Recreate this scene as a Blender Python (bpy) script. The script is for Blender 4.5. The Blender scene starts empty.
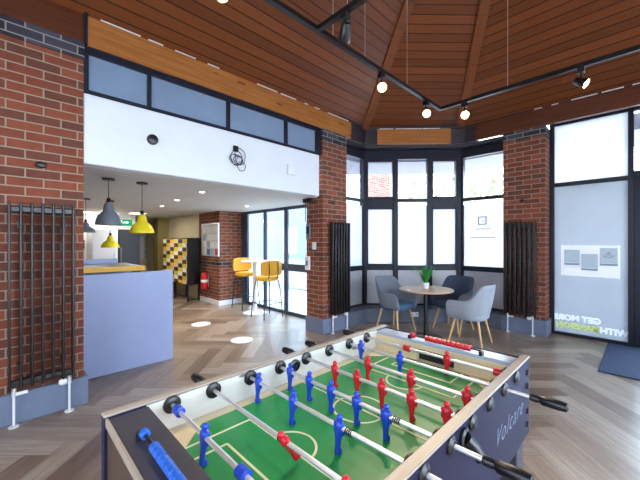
import bpy, math, random
from mathutils import Vector, Matrix
random.seed(7)
PI = math.pi
SC = bpy.context.scene
COL = SC.collection

# ------------------------------------------------------------------ camera, world, daylight, exposure
cd = bpy.data.cameras.new('camera'); cam = bpy.data.objects.new('camera', cd); COL.objects.link(cam)
cam.location = (0, 0, 1.43); cam.rotation_euler = (PI/2, 0, math.radians(45.5-90))
cd.sensor_fit = 'HORIZONTAL'; cd.sensor_width = 36; cd.lens = 18.0; cd.shift_y = 2/640
cd.clip_start = .02; cd.clip_end = 200
SC.camera = cam
SC.view_settings.view_transform = 'Standard'; SC.view_settings.look = 'None'
SC.view_settings.gamma = 1; SC.view_settings.use_curve_mapping = False
SC.view_settings.exposure = 1.18
try:
    SC.cycles.use_denoising = True
    SC.cycles.max_bounces = 10; SC.cycles.diffuse_bounces = 5; SC.cycles.transparent_max_bounces = 12
    SC.cycles.sample_clamp_indirect = 6
except Exception: pass
W = bpy.data.worlds.new('daylight'); SC.world = W; W.use_nodes = True
nt = W.node_tree; nt.nodes.clear()
wo = nt.nodes.new('ShaderNodeOutputWorld'); bg = nt.nodes.new('ShaderNodeBackground')
bg.inputs[0].default_value = (.87, .935, 1.0, 1); bg.inputs[1].default_value = 4.0
nt.links.new(bg.outputs[0], wo.inputs[0])
# an overcast sky, brightest on the entrance side
tc = nt.nodes.new('ShaderNodeTexCoord'); dp = nt.nodes.new('ShaderNodeVectorMath'); dp.operation = 'DOT_PRODUCT'
dp.inputs[1].default_value = (.80, -.50, .33); nt.links.new(tc.outputs['Generated'], dp.inputs[0])
mr = nt.nodes.new('ShaderNodeMapRange'); mr.inputs['From Min'].default_value = -.6; mr.inputs['From Max'].default_value = 1
mr.inputs['To Min'].default_value = 2.7; mr.inputs['To Max'].default_value = 8.5
nt.links.new(dp.outputs['Value'], mr.inputs['Value']); nt.links.new(mr.outputs[0], bg.inputs[1])

def portal(name, loc, face, sx, sz):
    l = bpy.data.lights.new(name, 'AREA'); l.shape = 'RECTANGLE'; l.size = sx; l.size_y = sz
    l.cycles.is_portal = True
    o = bpy.data.objects.new(name, l); COL.objects.link(o); o.location = loc
    o.rotation_euler = Vector(face).to_track_quat('-Z', 'Z').to_euler()
portal('bay_daylight', (5.58, 3.18, 1.6), (-1, -1, 0), 2.0, 2.7)
portal('entrance_daylight', (6.28, -.4, 1.65), (-1, 0, 0), 2.9, 3.2)
portal('side_door_daylight', (4.12, 5.2, 1.07), (-1, 0, 0), 2.7, 2.1)
portal('south_daylight', (2.1, -3.2, 1.65), (0, 1, 0), 5.0, 3.1)
portal('west_daylight', (-1.75, .2, 1.65), (1, 0, 0), 3.6, 3.1)

# ------------------------------------------------------------------ materials
def lin(c):
    if isinstance(c, str):
        c = [int(c[i:i+2], 16)/255 for i in (0, 2, 4)]
        c = [v/12.92 if v <= .04045 else ((v+.055)/1.055)**2.4 for v in c]
    return (c[0], c[1], c[2], 1)
class G:
    def __init__(s, name):
        s.m = bpy.data.materials.new(name); s.m.use_nodes = True; s.t = s.m.node_tree; s.t.nodes.clear()
        s.out = s.n('OutputMaterial')
    def n(s, k, **kw):
        x = s.t.nodes.new('ShaderNode'+k)
        for a, b in kw.items(): setattr(x, a, b)
        return x
    def l(s, a, b): s.t.links.new(a, b)
    def math(s, op, a, b=None):
        x = s.n('Math', operation=op)
        for i, v in enumerate((a, b)):
            if v is None: continue
            if hasattr(v, 'is_output'): s.l(v, x.inputs[i])
            else: x.inputs[i].default_value = v
        return x.outputs[0]
    def sel(s, f, a, b):                              # f ? a : b
        return s.math('ADD', s.math('MULTIPLY', f, a), s.math('MULTIPLY', s.math('SUBTRACT', 1.0, f), b))
    def mix(s, f, a, b, blend='MIX'):
        x = s.n('MixRGB', blend_type=blend)
        for i, v in enumerate((f, a, b)):
            if hasattr(v, 'is_output'): s.l(v, x.inputs[i])
            elif i: x.inputs[i].default_value = lin(v)
            else: x.inputs[i].default_value = v
        return x.outputs[0]
    def ramp(s, f, stops):
        x = s.n('ValToRGB'); s.l(f, x.inputs[0]); e = x.color_ramp.elements
        while len(e) < len(stops): e.new(.5)
        for k, (p, c) in enumerate(stops): e[k].position = p; e[k].color = lin(c)
        return x.outputs[0]
    def uv(s): return s.n('TexCoord').outputs['UV']
    def sep(s, v):
        x = s.n('SeparateXYZ'); s.l(v, x.inputs[0]); return x.outputs
    def comb(s, *v):
        x = s.n('CombineXYZ')
        for i, q in enumerate(v):
            if hasattr(q, 'is_output'): s.l(q, x.inputs[i])
            else: x.inputs[i].default_value = q
        return x.outputs[0]
    def noise(s, vec, scale, detail=3, rough=.55):
        x = s.n('TexNoise'); s.l(vec, x.inputs['Vector']); x.inputs['Scale'].default_value = scale
        x.inputs['Detail'].default_value = detail; x.inputs['Roughness'].default_value = rough
        return x.outputs['Fac']
    def vmul(s, v, k):
        x = s.n('VectorMath', operation='MULTIPLY'); s.l(v, x.inputs[0]); x.inputs[1].default_value = k
        return x.outputs[0]
    def bsdf(s, color, rough=.5, metal=0, spec=.5, bump=None, bstr=.3, bdist=.01, coat=0):
        p = s.n('BsdfPrincipled')
        for v, i in ((color, 'Base Color'), (rough, 'Roughness')):
            if hasattr(v, 'is_output'): s.l(v, p.inputs[i])
            else: p.inputs[i].default_value = lin(v) if i == 'Base Color' else v
        p.inputs['Metallic'].default_value = metal; p.inputs['Specular IOR Level'].default_value = spec
        p.inputs['Coat Weight'].default_value = coat
        if bump is not None:
            b = s.n('Bump'); b.inputs['Strength'].default_value = bstr; b.inputs['Distance'].default_value = bdist
            s.l(bump, b.inputs['Height']); s.l(b.outputs[0], p.inputs['Normal'])
        s.l(p.outputs[0], s.out.inputs[0]); return s.m
def plain(name, color, rough=.5, metal=0, spec=.5, var=.10, scale=30, bstr=0, coat=0):
    g = G(name); v = g.n('TexCoord').outputs['Object']; nz = g.noise(v, scale)
    c = lin(color); dk = [x*(1-var) for x in c[:3]]; lt = [min(1, x*(1+var)) for x in c[:3]]
    return g.bsdf(g.ramp(nz, [(.3, dk), (.7, lt)]), rough, metal, spec, nz if bstr else None, bstr, .004, coat)
def emit(name, color, strength):
    g = G(name); e = g.n('Emission'); e.inputs[0].default_value = lin(color); e.inputs[1].default_value = strength
    g.l(e.outputs[0], g.out.inputs[0]); return g.m
def brick(name, c1, c2, c3, mortar):
    g = G(name); uv = g.uv(); b = g.n('TexBrick'); g.l(uv, b.inputs['Vector'])
    b.inputs['Scale'].default_value = 1; b.inputs['Brick Width'].default_value = .225; b.inputs['Row Height'].default_value = .075
    b.inputs['Mortar Size'].default_value = .0055; b.inputs['Mortar Smooth'].default_value = .15; b.inputs['Bias'].default_value = -.1
    b.offset = .5
    b.inputs['Color1'].default_value = (0, 0, 0, 1); b.inputs['Color2'].default_value = (1, 1, 1, 1); b.inputs['Mortar'].default_value = (.5, .5, .5, 1)
    col = g.ramp(b.outputs['Color'], [(.12, c3), (.35, c1), (.85, c2)])
    nz = g.noise(uv, 60, 5, .7); big = g.noise(uv, 9, 2)
    col = g.mix(.3, col, g.ramp(nz, [(.3, '6a6060'), (.7, '9a9088')]), 'OVERLAY')
    col = g.mix(.2, col, g.ramp(big, [(.35, '505050'), (.65, 'b0b0b0')]), 'OVERLAY')
    col = g.mix(b.outputs['Fac'], col, g.mix(nz, mortar, [x*.75 for x in lin(mortar)[:3]]))
    h = g.math('SUBTRACT', g.math('MULTIPLY', nz, .3), b.outputs['Fac'])
    return g.bsdf(col, .82, 0, .25, h, .6, .006)
def planks(name, width, cols, gap, rough, spec=.4, gapw=.05):
    g = G(name); uv = g.uv(); x, y, z = g.sep(uv); v = g.math('DIVIDE', y, width); row = g.math('FLOOR', v); fr = g.math('FRACT', v)
    wn = g.n('TexWhiteNoise', noise_dimensions='2D'); g.l(g.comb(row, 3.3, 0), wn.inputs['Vector'])
    gr = g.noise(g.comb(g.math('MULTIPLY', x, 1.6), g.math('MULTIPLY', y, 45), row), 1.0, 4, .6)
    base = g.ramp(g.math('ADD', g.math('MULTIPLY', wn.outputs[0], .4), g.math('MULTIPLY', gr, .6)), cols)
    e = g.math('LESS_THAN', g.math('MINIMUM', fr, g.math('SUBTRACT', 1.0, fr)), gapw)
    return g.bsdf(g.mix(e, base, gap), rough, 0, spec, g.math('SUBTRACT', 1.0, e), .5, .006)
def timber(name, cols, rough=.45, spec=.5):
    g = G(name); uv = g.uv(); gr = g.noise(g.vmul(uv, (1.2, 22, 1)), 1.6, 5, .6)
    vo = g.n('TexVoronoi'); g.l(g.vmul(uv, (1.6, 7, 1)), vo.inputs['Vector']); vo.inputs['Scale'].default_value = 1.0
    kn = g.math('LESS_THAN', vo.outputs['Distance'], .10)
    return g.bsdf(g.mix(g.math('MULTIPLY', kn, .75), g.ramp(gr, cols), '4a2710'), rough, 0, spec, gr, .15, .003)
def herringbone():
    g = G('herringbone_vinyl'); Wd, n = .165, 5
    x, y, z = g.sep(g.n('TexCoord').outputs['Object'])
    a = math.radians(45.5)
    u = g.math('DIVIDE', g.math('ADD', g.math('MULTIPLY', x, math.cos(a)), g.math('MULTIPLY', y, math.sin(a))), Wd)
    v = g.math('DIVIDE', g.math('SUBTRACT', g.math('MULTIPLY', x, math.sin(a)), g.math('MULTIPLY', y, math.cos(a))), Wd)
    i, j = g.math('FLOOR', u), g.math('FLOOR', v); fu, fv = g.math('SUBTRACT', u, i), g.math('SUBTRACT', v, j)
    m = g.math('FLOORED_MODULO', g.math('SUBTRACT', i, j), 2.0*n); h = g.math('LESS_THAN', m, n-.5)
    k = g.math('SUBTRACT', 2.0*n-1, m)
    along = g.sel(h, g.math('ADD', m, fu), g.math('ADD', k, fv)); ac = g.sel(h, fv, fu)
    idx = g.sel(h, g.math('SUBTRACT', i, m), i); idy = g.sel(h, j, g.math('SUBTRACT', j, k))
    wn = g.n('TexWhiteNoise', noise_dimensions='3D'); g.l(g.comb(idx, idy, h), wn.inputs['Vector']); r = wn.outputs[0]
    gr = g.noise(g.comb(g.math('MULTIPLY', along, .35), g.math('MULTIPLY', ac, 4.5), g.math('MULTIPLY', r, 40)), 1.5, 6, .62)
    f = g.math('ADD', g.math('MULTIPLY', r, .42), g.math('MULTIPLY', gr, .6))
    col = g.ramp(f, [(.24, '665143'), (.42, '816a59'), (.6, '968270'), (.78, 'b0a091')])
    ed = g.math('MINIMUM', g.math('MINIMUM', ac, g.math('SUBTRACT', 1.0, ac)), g.math('MINIMUM', along, g.math('SUBTRACT', float(n), along)))
    e = g.math('LESS_THAN', ed, .012)
    return g.bsdf(g.mix(g.math('MULTIPLY', e, .6), col, '40332a'), g.math('ADD', .24, g.math('MULTIPLY', gr, .16)), 0, .85,
                  g.math('SUBTRACT', g.math('MULTIPLY', gr, .4), e), .12, .003)
def glass(name, refl=.10, tint='f4f9ff'):
    g = G(name); t = g.n('BsdfTransparent'); t.inputs[0].default_value = lin(tint)
    gl = g.n('BsdfGlossy'); gl.inputs['Roughness'].default_value = .02
    lw = g.n('LayerWeight'); lw.inputs[0].default_value = .35
    mx = g.n('MixShader'); g.l(g.math('ADD', refl*.4, g.math('MULTIPLY', lw.outputs['Fresnel'], refl*2)), mx.inputs[0])
    g.l(t.outputs[0], mx.inputs[1]); g.l(gl.outputs[0], mx.inputs[2]); g.l(mx.outputs[0], g.out.inputs[0]); return g.m
def frosted(name, trans, diff, clear=.0, rough=.25):
    g = G(name); tl = g.n('BsdfTranslucent'); tl.inputs[0].default_value = lin(trans)
    nz = g.noise(g.n('TexCoord').outputs['Object'], 3, 2)
    d = g.bsdf(g.ramp(nz, [(.3, diff), (.7, [min(1, x*1.08) for x in lin(diff)[:3]])]), rough)
    p = [x for x in g.t.nodes if x.type == 'BSDF_PRINCIPLED'][0]
    a = g.n('AddShader'); g.l(tl.outputs[0], a.inputs[0]); g.l(p.outputs[0], a.inputs[1])
    o = a.outputs[0]
    if clear:
        t = g.n('BsdfTransparent'); mx = g.n('MixShader'); mx.inputs[0].default_value = clear
        g.l(o, mx.inputs[1]); g.l(t.outputs[0], mx.inputs[2]); o = mx.outputs[0]
    g.l(o, g.out.inputs[0]); return g.m

M = dict(
 brick=brick('red_brick', '8a4b37', 'a05940', '784a3c', 'a3927f'),
 brick_dk=brick('blue_brick', '3c3d48', '555664', '2c2c36', '9a948c'),
 floor=herringbone(),
 ceil=planks('ceiling_boards', .115, [(.1, '5a2c13'), (.5, '6f3a1a'), (.9, '864a23')], '2a1209', .40),
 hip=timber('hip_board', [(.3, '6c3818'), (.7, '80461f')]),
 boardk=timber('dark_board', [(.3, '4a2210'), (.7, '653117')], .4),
 beam=timber('pine_beam', [(.25, '8f5526'), (.5, 'a86a35'), (.8, 'c08548')], .3, .6),
 white=plain('white_plaster', 'e0e4ec', .6, var=.02, scale=4),
 offwhite=plain('ceiling_white', 'dcdad8', .7, var=.02, scale=4),
 cream=plain('cream_paint', 'd8c9a8', .7, var=.03, scale=3),
 shaded_wall=plain('shaded_wall_paint', '9c8a52', .7, var=.03),  # yellow-brown tone with the column's shadow side painted in
 frame=plain('dark_frame', '1b1d2c', .4, spec=.3, var=.08),
 plinth=plain('grey_blue_paint', '6b758c', .5, var=.04, scale=8),
 soffit=plain('dark_soffit', '2c2630', .5, var=.1),
 black=plain('black_plastic', '121216', .35, var=.1),
 blackm=plain('black_matt', '17171b', .6, var=.1),
 rad=plain('radiator_enamel', '191211', .35, var=.1),
 rim=timber('pale_rim', [(.3, '958879'), (.7, 'a6998b')], .35),
 chrome=plain('chrome', 'e6e6ea', .3, .75, var=.03),
 wpipe=plain('white_pipe', 'e6e6e6', .4, var=.02),
 upst=plain('grey_upstand', '585e6b', .5, var=.05),
 frame_glare=plain('glare_toned_frame', '3b465c', .35, var=.06),  # side door frame, daylight glare put into the lighter blue-grey colour
 housew=plain('blue_grey_render', 'a2a8b0', .9, var=.03, scale=1),
 bar=plain('blue_grey_laminate', '919cc0', .45, var=.03, scale=3),
 bartop=plain('grey_worktop', '6d7488', .4, var=.06),
 yellow=plain('yellow_edge', 'e2a91c', .5, var=.05),
 lyellow=plain('yellow_enamel', 'e8cf1c', .35, var=.03),
 lgrey2=plain('silver_print', '8c90a6', .4, var=.02),
 lgrey=plain('grey_enamel', '70757f', .4, var=.03),
 mustard=plain('mustard_fabric', 'd79a22', .75, var=.12, scale=80, bstr=.2),
 fabric=plain('grey_fabric', '7f8590', .9, var=.12, scale=160, bstr=.3),
 fabric_lt=plain('pale_grey_fabric', '9aa0aa', .9, var=.12, scale=160, bstr=.3),
 fabric_dk=plain('navy_fabric', '3f4a5e', .9, var=.12, scale=160, bstr=.3),
 seat=plain('blue_seat_fabric', '41607e', .85, var=.12, scale=160, bstr=.3),
 legwood=timber('beech', [(.3, 'c79a62'), (.7, 'dcb47e')]),
 ttop=timber('oak_tabletop', [(.3, 'cda47c'), (.7, 'dfbb94')], .3),
 endfar=plain('glossy_end_top_reflection', 'a3adc0', .18, var=.04),  # far end top, window reflection put into the pale colour
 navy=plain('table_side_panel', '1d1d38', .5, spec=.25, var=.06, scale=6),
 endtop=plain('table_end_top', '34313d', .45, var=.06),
 fend=plain('table_end_face', '46372e', .35, var=.08),
 inner=timber('table_inner_wall', [(.3, 'c6c3bc'), (.7, 'd6d3cc')], .35),
 birch=timber('birch_border', [(.3, 'decaa0'), (.7, 'ead9b6')], .4),
 green=plain('green_field', '0e9048', .35, var=.08, scale=14),
 line=plain('cream_line', 'e0e3bd', .5, var=.02),
 pblue=plain('blue_plastic', '1a3fae', .32, var=.06),
 bblue=plain('bright_blue_plastic', '1b57b4', .4, var=.06),
 pred=plain('red_plastic', 'c01626', .32, var=.06),
 mat=plain('blue_doormat', '32405e', .95, var=.25, scale=120, bstr=.5),
 plant=plain('leaf_green', '2f8f36', .5, var=.3, scale=50),
 ext=plain('extinguisher_red', 'c3141f', .3, var=.04),
 clear=glass('clear_glass', .12), doorglass=glass('door_glass', .14, 'e2f0fa'),
 frost=frosted('white_film_glass', (.30, .31, .325), 'c8d0da'),
 frostg=frosted('grey_film_glass', (.13, .145, .16), 'a8b0ba'),
 frostb=frosted('grey_panel_glass', (.05, .05, .055), 'b4b4b8'),
 frostu=frosted('pale_film_glass', (.34, .35, .365), 'c0c8d2'),
 vinyl=frosted('white_vinyl', (.42, .43, .44), 'f0f2f4'), vinyll=frosted('lime_vinyl_film', (.34, .37, .20), 'd3e08c'), posterw=frosted('poster_paper', (.30, .31, .32), 'f4f4f4'),
 clere=plain('dim_glass', '8094ae', .14, var=.08, scale=2, spec=.7),
 paper=plain('paper_white', 'f2f2f2', .7, var=.02),
 pblu=plain('pale_blue_print', 'cfe2ee', .7, var=.02),
 gprint=plain('grey_print', '9fb0c2', .7, var=.02),
 lime=plain('lime_vinyl', 'd3e08c', .6, var=.02),
 exitg=emit('exit_green', '1f8f5c', .7),
 lamp=emit('lamp_glow', 'ffc878', 30), lampw=emit('white_lamp_glow', 'fff2e0', 14),
 glowp=emit('panel_glow', 'fff4e2', 2.5),
 ground=plain('pale_paving', 'c8c6c2', .9, var=.06, scale=2),
 eave=plain('exterior_soffit', '8f8f9c', .8, var=.03),
 leafo=plain('tree_leaves', 'aebd98', .8, var=.3, scale=8), trunk=plain('tree_bark', '6d5a48', .9, var=.2),
 pinkb=brick('outside_brick', 'b4786a', 'c28a7a', '9a665c', 'd8c8bc'),
 reds=plain('red_print', 'c23a44', .6), blues=plain('blue_print', '4a6a9c', .6),
)

# ------------------------------------------------------------------ mesh building
class MB:
    def __init__(s): s.v = []; s.f = []
    def add(s, vs, fs):
        o = len(s.v); s.v += [tuple(v) for v in vs]; s.f += [tuple(i+o for i in f) for f in fs]; return s
    def box(s, x0, x1, y0, y1, z0, z1):
        v = [(x, y, z) for x in (x0, x1) for y in (y0, y1) for z in (z0, z1)]
        return s.add(v, [(0, 1, 3, 2), (4, 6, 7, 5), (0, 4, 5, 1), (2, 3, 7, 6), (0, 2, 6, 4), (1, 5, 7, 3)])
    def bar(s, p0, p1, w, h, up=(0, 0, 1)):
        p0, p1 = Vector(p0), Vector(p1); d = (p1-p0).normalized(); u = Vector(up)
        if abs(d.dot(u)) > .99: u = Vector((1, 0, 0))
        a = d.cross(u).normalized()*w/2; b = a.cross(d).normalized()*h/2
        v = [p+i*a+j*b for p in (p0, p1) for i, j in ((-1, -1), (1, -1), (1, 1), (-1, 1))]
        return s.add(v, [(3, 2, 1, 0), (4, 5, 6, 7), (0, 1, 5, 4), (1, 2, 6, 5), (2, 3, 7, 6), (3, 0, 4, 7)])
    def rings(s, rs, cap=True, closed=False):
        n = len(rs[0]); vs = [p for r in rs for p in r]; fs = []
        k = len(rs)
        for a in range(k if closed else k-1):
            b = (a+1) % k
            for i in range(n):
                j = (i+1) % n; fs.append((a*n+i, a*n+j, b*n+j, b*n+i))
        if cap and not closed: fs += [tuple(reversed(range(n))), tuple(range((k-1)*n, k*n))]
        return s.add(vs, fs)
    def cyl(s, p0, p1, r0, r1=None, n=14):
        p0, p1 = Vector(p0), Vector(p1); r1 = r0 if r1 is None else r1
        d = (p1-p0).normalized(); u = Vector((0, 0, 1)) if abs(d.z) < .95 else Vector((1, 0, 0))
        a = d.cross(u).normalized(); b = d.cross(a)
        return s.rings([[p+r*(math.cos(2*PI*i/n)*a+math.sin(2*PI*i/n)*b) for i in range(n)] for p, r in ((p0, r0), (p1, r1))])
    def tube(s, pts, r, n=8, closed=False):
        pts = [Vector(p) for p in pts]; k = len(pts); rs = []
        for i, p in enumerate(pts):
            q0 = pts[(i-1) % k] if (closed or i) else p; q1 = pts[(i+1) % k] if (closed or i < k-1) else p
            d = (q1-q0).normalized(); u = Vector((0, 0, 1)) if abs(d.z) < .95 else Vector((1, 0, 0))
            a = d.cross(u).normalized(); b = d.cross(a)
            rs.append([p+r*(math.cos(2*PI*j/n)*a+math.sin(2*PI*j/n)*b) for j in range(n)])
        return s.rings(rs, True, closed)
    def lathe(s, prof, c=(0, 0, 0), n=24, axis='z', cap=True):
        rs = []
        for r, h in prof:
            ring = []
            for i in range(n):
                t = 2*PI*i/n; a, b = r*math.cos(t), r*math.sin(t)
                q = (a, b, h) if axis == 'z' else ((a, h, -b) if axis == 'y' else (h, a, b))
                ring.append((c[0]+q[0], c[1]+q[1], c[2]+q[2]))
            rs.append(ring)
        return s.rings(rs, cap)
    def loft(s, secs, n=12, c=(0, 0, 0)):             # (z, half y, half x, x offset)
        return s.rings([[(c[0]+xo+hx*math.cos(2*PI*i/n), c[1]+hy*math.sin(2*PI*i/n), c[2]+z) for i in range(n)] for z, hy, hx, xo in secs])
    def prism(s, poly, z0, z1):
        n = len(poly); v = [(x, y, z0) for x, y in poly]+[(x, y, z1) for x, y in poly]
        return s.add(v, [tuple(reversed(range(n))), tuple(range(n, 2*n))]+[(i, (i+1) % n, n+(i+1) % n, n+i) for i in range(n)])
    def xf(s, mtx):
        s.v = [tuple(mtx @ Vector(v)) for v in s.v]; return s
    def build(s, name, mat, parent=None, bevel=0, smooth=True, loc=None):
        me = bpy.data.meshes.new(name); me.from_pydata(s.v, [], s.f); me.update()
        import bmesh
        bm = bmesh.new(); bm.from_mesh(me); bmesh.ops.recalc_face_normals(bm, faces=bm.faces); bm.to_mesh(me); bm.free()
        uvl = me.uv_layers.new(name='UVMap')
        for p in me.polygons:
            nx, ny, nz = p.normal
            if abs(nz) > .9: t, b = Vector((1, 0, 0)), Vector((0, 1, 0))
            else:
                t = Vector((-ny, nx, 0)).normalized()
                if abs(t.x) >= abs(t.y)-1e-6:
                    t = t if t.x > 0 else -t
                else: t = t if t.y > 0 else -t
                b = p.normal.cross(t)
                if b.z < 0: b = -b
            for li in p.loop_indices:
                co = me.vertices[me.loops[li].vertex_index].co
                uvl.data[li].uv = (co.dot(t), co.dot(b))
        if smooth:
            for p in me.polygons: p.use_smooth = True
            me.set_sharp_from_angle(angle=math.radians(38))
        me.materials.append(mat)
        o = bpy.data.objects.new(name, me); COL.objects.link(o)
        if parent: o.parent = parent
        if loc: o.location = loc
        if bevel:
            b = o.modifiers.new('bevel', 'BEVEL'); b.width = bevel; b.segments = 2; b.limit_method = 'ANGLE'; b.angle_limit = math.radians(40)
        return o
def tag(o, label, cat, group=None, kind=None):
    o['label'] = label; o['category'] = cat
    if group: o['group'] = group
    if kind: o['kind'] = kind
    return o
def thing(name, label, cat, loc=(0, 0, 0), rz=0, group=None):
    o = bpy.data.objects.new(name, None); COL.objects.link(o); o.empty_display_size = .1
    o.location = loc; o.rotation_euler = (0, 0, rz)
    return tag(o, label, cat, group)
def struct(o, label=None):
    o['kind'] = 'structure'
    if label: o['label'] = label
    return o
def semp(name, loc=(0, 0, 0), rz=0):
    o = bpy.data.objects.new(name, None); COL.objects.link(o); o.location = loc; o.rotation_euler = (0, 0, rz)
    return struct(o)
def kids(o): return [c for c in bpy.data.objects if c.parent == o]
def copy_tree(o, parent=None):
    c = o.copy(); COL.objects.link(c)
    if parent: c.parent = parent
    for ch in kids(o): copy_tree(ch, c)
    return c
def text_mb(txt, size, mtx, shear=0, extrude=.0008, offset=0, spacing=1):
    cu = bpy.data.curves.new('t', 'FONT'); cu.body = txt; cu.size = size; cu.shear = shear; cu.extrude = extrude; cu.offset = offset
    cu.space_character = spacing
    o = bpy.data.objects.new('t', cu); COL.objects.link(o); bpy.context.view_layer.update()
    me = bpy.data.meshes.new_from_object(o.evaluated_get(bpy.context.evaluated_depsgraph_get()))
    mb = MB().add([mtx @ v.co for v in me.vertices], [tuple(p.vertices) for p in me.polygons])
    bpy.data.objects.remove(o); bpy.data.curves.remove(cu); bpy.data.meshes.remove(me)
    return mb

# ------------------------------------------------------------------ setting: floor, walls, roof
floor = struct(MB().prism([(-1.8, -3.4), (4.75, -3.4), (6.35, -2.0), (6.35, 2.5), (4.95, 3.95), (4.12, 3.95), (4.12, 12.7), (-1.8, 12.7)], -.1, 0).build('floor', M['floor'], smooth=False))
struct(MB().box(-40, 60, -40, 60, -.32, -.22).build('ground_outside', M['ground'], smooth=False))
struct(MB().box(-1.6, .495, 3.5, 3.85, 0, 3.2).build('wall_left', M['brick'], smooth=False))
struct(MB().box(-1.6, .50, 3.488, 3.86, 3.045, 3.195).build('trim_1', M['brick_dk'], smooth=False))
struct(MB().box(-1.6, .525, 3.468, 3.86, 0, .24).build('baseboard_left', M['plinth'], bevel=.006))
struct(MB().box(3.50, 4.06, 3.5, 3.87, 0, 3.2).build('wall_pier_door', M['brick'], smooth=False))
struct(MB().prism([(3.492, 3.492), (4.03, 3.492), (4.068, 3.53), (4.068, 3.875), (3.492, 3.875)], 3.0, 3.19).build('trim_2', M['brick_dk'], smooth=False))
struct(MB().box(3.478, 4.08, 3.468, 3.88, 0, .24).build('baseboard_pier', M['plinth'], bevel=.006))
struct(MB().box(5.8, 6.22, 1.06, 1.63, 0, 3.2).build('wall_pier_entrance', M['brick'], smooth=False))
struct(MB().box(5.792, 6.2, 1.055, 1.635, 3.05, 3.19).build('trim_3', M['brick_dk'], smooth=False))
struct(MB().box(5.768, 6.23, 1.035, 1.66, 0, .24).build('baseboard_entrance', M['plinth'], bevel=.006))
# fascia over the bar and the clerestory above
struct(MB().box(.495, 3.425, 3.5, 3.62, 2.13, 2.76).build('wall_fascia', M['white'], bevel=.012))
w = semp('window_1')
f = MB().box(.495, 3.47, 3.51, 3.57, 2.76, 2.80).box(.495, 3.47, 3.51, 3.57, 3.12, 3.19)
for a, b in ((.495, .535), (1.02, 1.057), (1.888, 1.935), (2.765, 2.82), (3.36, 3.47)): f.box(a, b, 3.51, 3.57, 2.80, 3.12)
f.build('window_frame', M['frame'], w, bevel=.004)
for a, b in ((.535, 1.02), (1.057, 1.888), (1.935, 2.765), (2.82, 3.36)): MB().box(a, b, 3.535, 3.545, 2.80, 3.12).build('pane', M['clere'], w)
# timber ring beam and its dark brackets
struct(MB().box(.52, 4.17, 3.49, 3.57, 3.185, 3.45).build('trim_4', M['beam'], smooth=False))
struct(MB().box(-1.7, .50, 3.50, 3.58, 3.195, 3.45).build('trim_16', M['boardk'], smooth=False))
struct(MB().box(.498, .522, 3.48, 3.58, 3.19, 3.47).build('trim_5', M['frame']))
A = Vector((4.60, 3.50)); B = Vector((5.80, 2.25)); t = (B-A).normalized(); nn = Vector((t.y, -t.x))
if nn.dot(Vector((1, 1))) > 0: nn = -nn
def facet(o, u0, u1, w0, w1, z0, z1, mb):
    P = lambda u, w_: (A.x+t.x*u+nn.x*w_, A.y+t.y*u+nn.y*w_)
    return mb.prism([P(u0, w0), P(u1, w0), P(u1, w1), P(u0, w1)], z0, z1)
struct(facet(None, .20, 1.50, -.08, 0, 3.19, 3.44, MB()).build('trim_6', M['beam'], smooth=False))
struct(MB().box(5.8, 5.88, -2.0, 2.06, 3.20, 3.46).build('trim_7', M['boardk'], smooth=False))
d = MB(); facet(None, -.05, .20, -.14, -.03, 3.19, 3.45, d); facet(None, 1.50, 1.78, -.14, -.03, 3.19, 3.45, d)
d.box(4.17, 4.62, 3.53, 3.64, 3.19, 3.45).box(5.83, 5.94, 2.06, 2.28, 3.19, 3.45)
struct(d.build('trim_8', M['soffit'], smooth=False))
# dark soffit over the bay and over the entrance glazing
struct(MB().prism([(3.9, 3.5), (4.62, 3.5), (5.82, 2.25), (5.82, -2.1), (6.32, -2.1), (6.32, 2.55), (4.95, 4.0), (3.9, 4.0)], 3.46, 3.52).build('trim_9', M['soffit'], smooth=False))
struct(MB().prism([(4.04, 3.60), (4.64, 3.60), (5.9, 2.29), (5.9, 1.63), (6.3, 1.63), (6.3, 2.52), (4.95, 3.97), (4.04, 3.97)], 3.17, 3.2).build('trim_10', M['soffit'], smooth=False))
# white strips put in as the bright lines of light above the beams
def light_lines(segs, fn, name):
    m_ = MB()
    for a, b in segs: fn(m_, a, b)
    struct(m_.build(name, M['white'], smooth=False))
light_lines([(.62, .95), (1.02, 1.16), (1.28, 1.5), (1.64, 1.78), (2.3, 2.62), (2.68, 2.95), (3.12, 3.18), (3.32, 3.42), (3.6, 4.1)], lambda m_, a, b: m_.box(a, b, 3.484, 3.50, 3.452, 3.462), 'painted_light_line_1')
light_lines([(-.5, -.1), (.0, .12), (.2, .42), (.46, .75), (.9, .98), (1.1, 1.2)], lambda m_, a, b: m_.box(5.79, 5.80, a, b, 3.462, 3.474), 'painted_light_line_2')
light_lines([(.24, .48), (.52, .98), (1.0, 1.3)], lambda m_, a, b: facet(None, a, b, 0, .012, 3.442, 3.45, m_), 'painted_light_line_3')
# roof
AP = (2.5, .22, 6.06); E = 3.47
rv = [(4.60, 3.54), (5.84, 2.36), (5.84, -1.85), (4.6, -3.1), (-.45, -3.1), (-1.64, -1.86), (-1.64, 2.3), (-.45, 3.54)]
roof = semp('ceiling')
for k in range(8):
    a, b = rv[k], rv[(k+1) % 8]
    ob = MB().add([(a[0], a[1], E), (b[0], b[1], E), AP, (a[0], a[1], E+.1), (b[0], b[1], E+.1), (AP[0], AP[1], AP[2]+.12)],
             [(0, 1, 2), (3, 5, 4), (0, 3, 4, 1), (1, 4, 5, 2), (2, 5, 3, 0)]).build('ceiling_slope', M['ceil'], roof, smooth=False)
for k in range(8):
    a = Vector((rv[k][0], rv[k][1], E)); p = Vector(AP); h_ = Vector((p.x-a.x, p.y-a.y, 0)).normalized()
    MB().bar(a-Vector((0, 0, .005)), p-Vector((0, 0, .03)), .13, .075).build('hip_board', M['hip'], roof, smooth=False)
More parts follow.
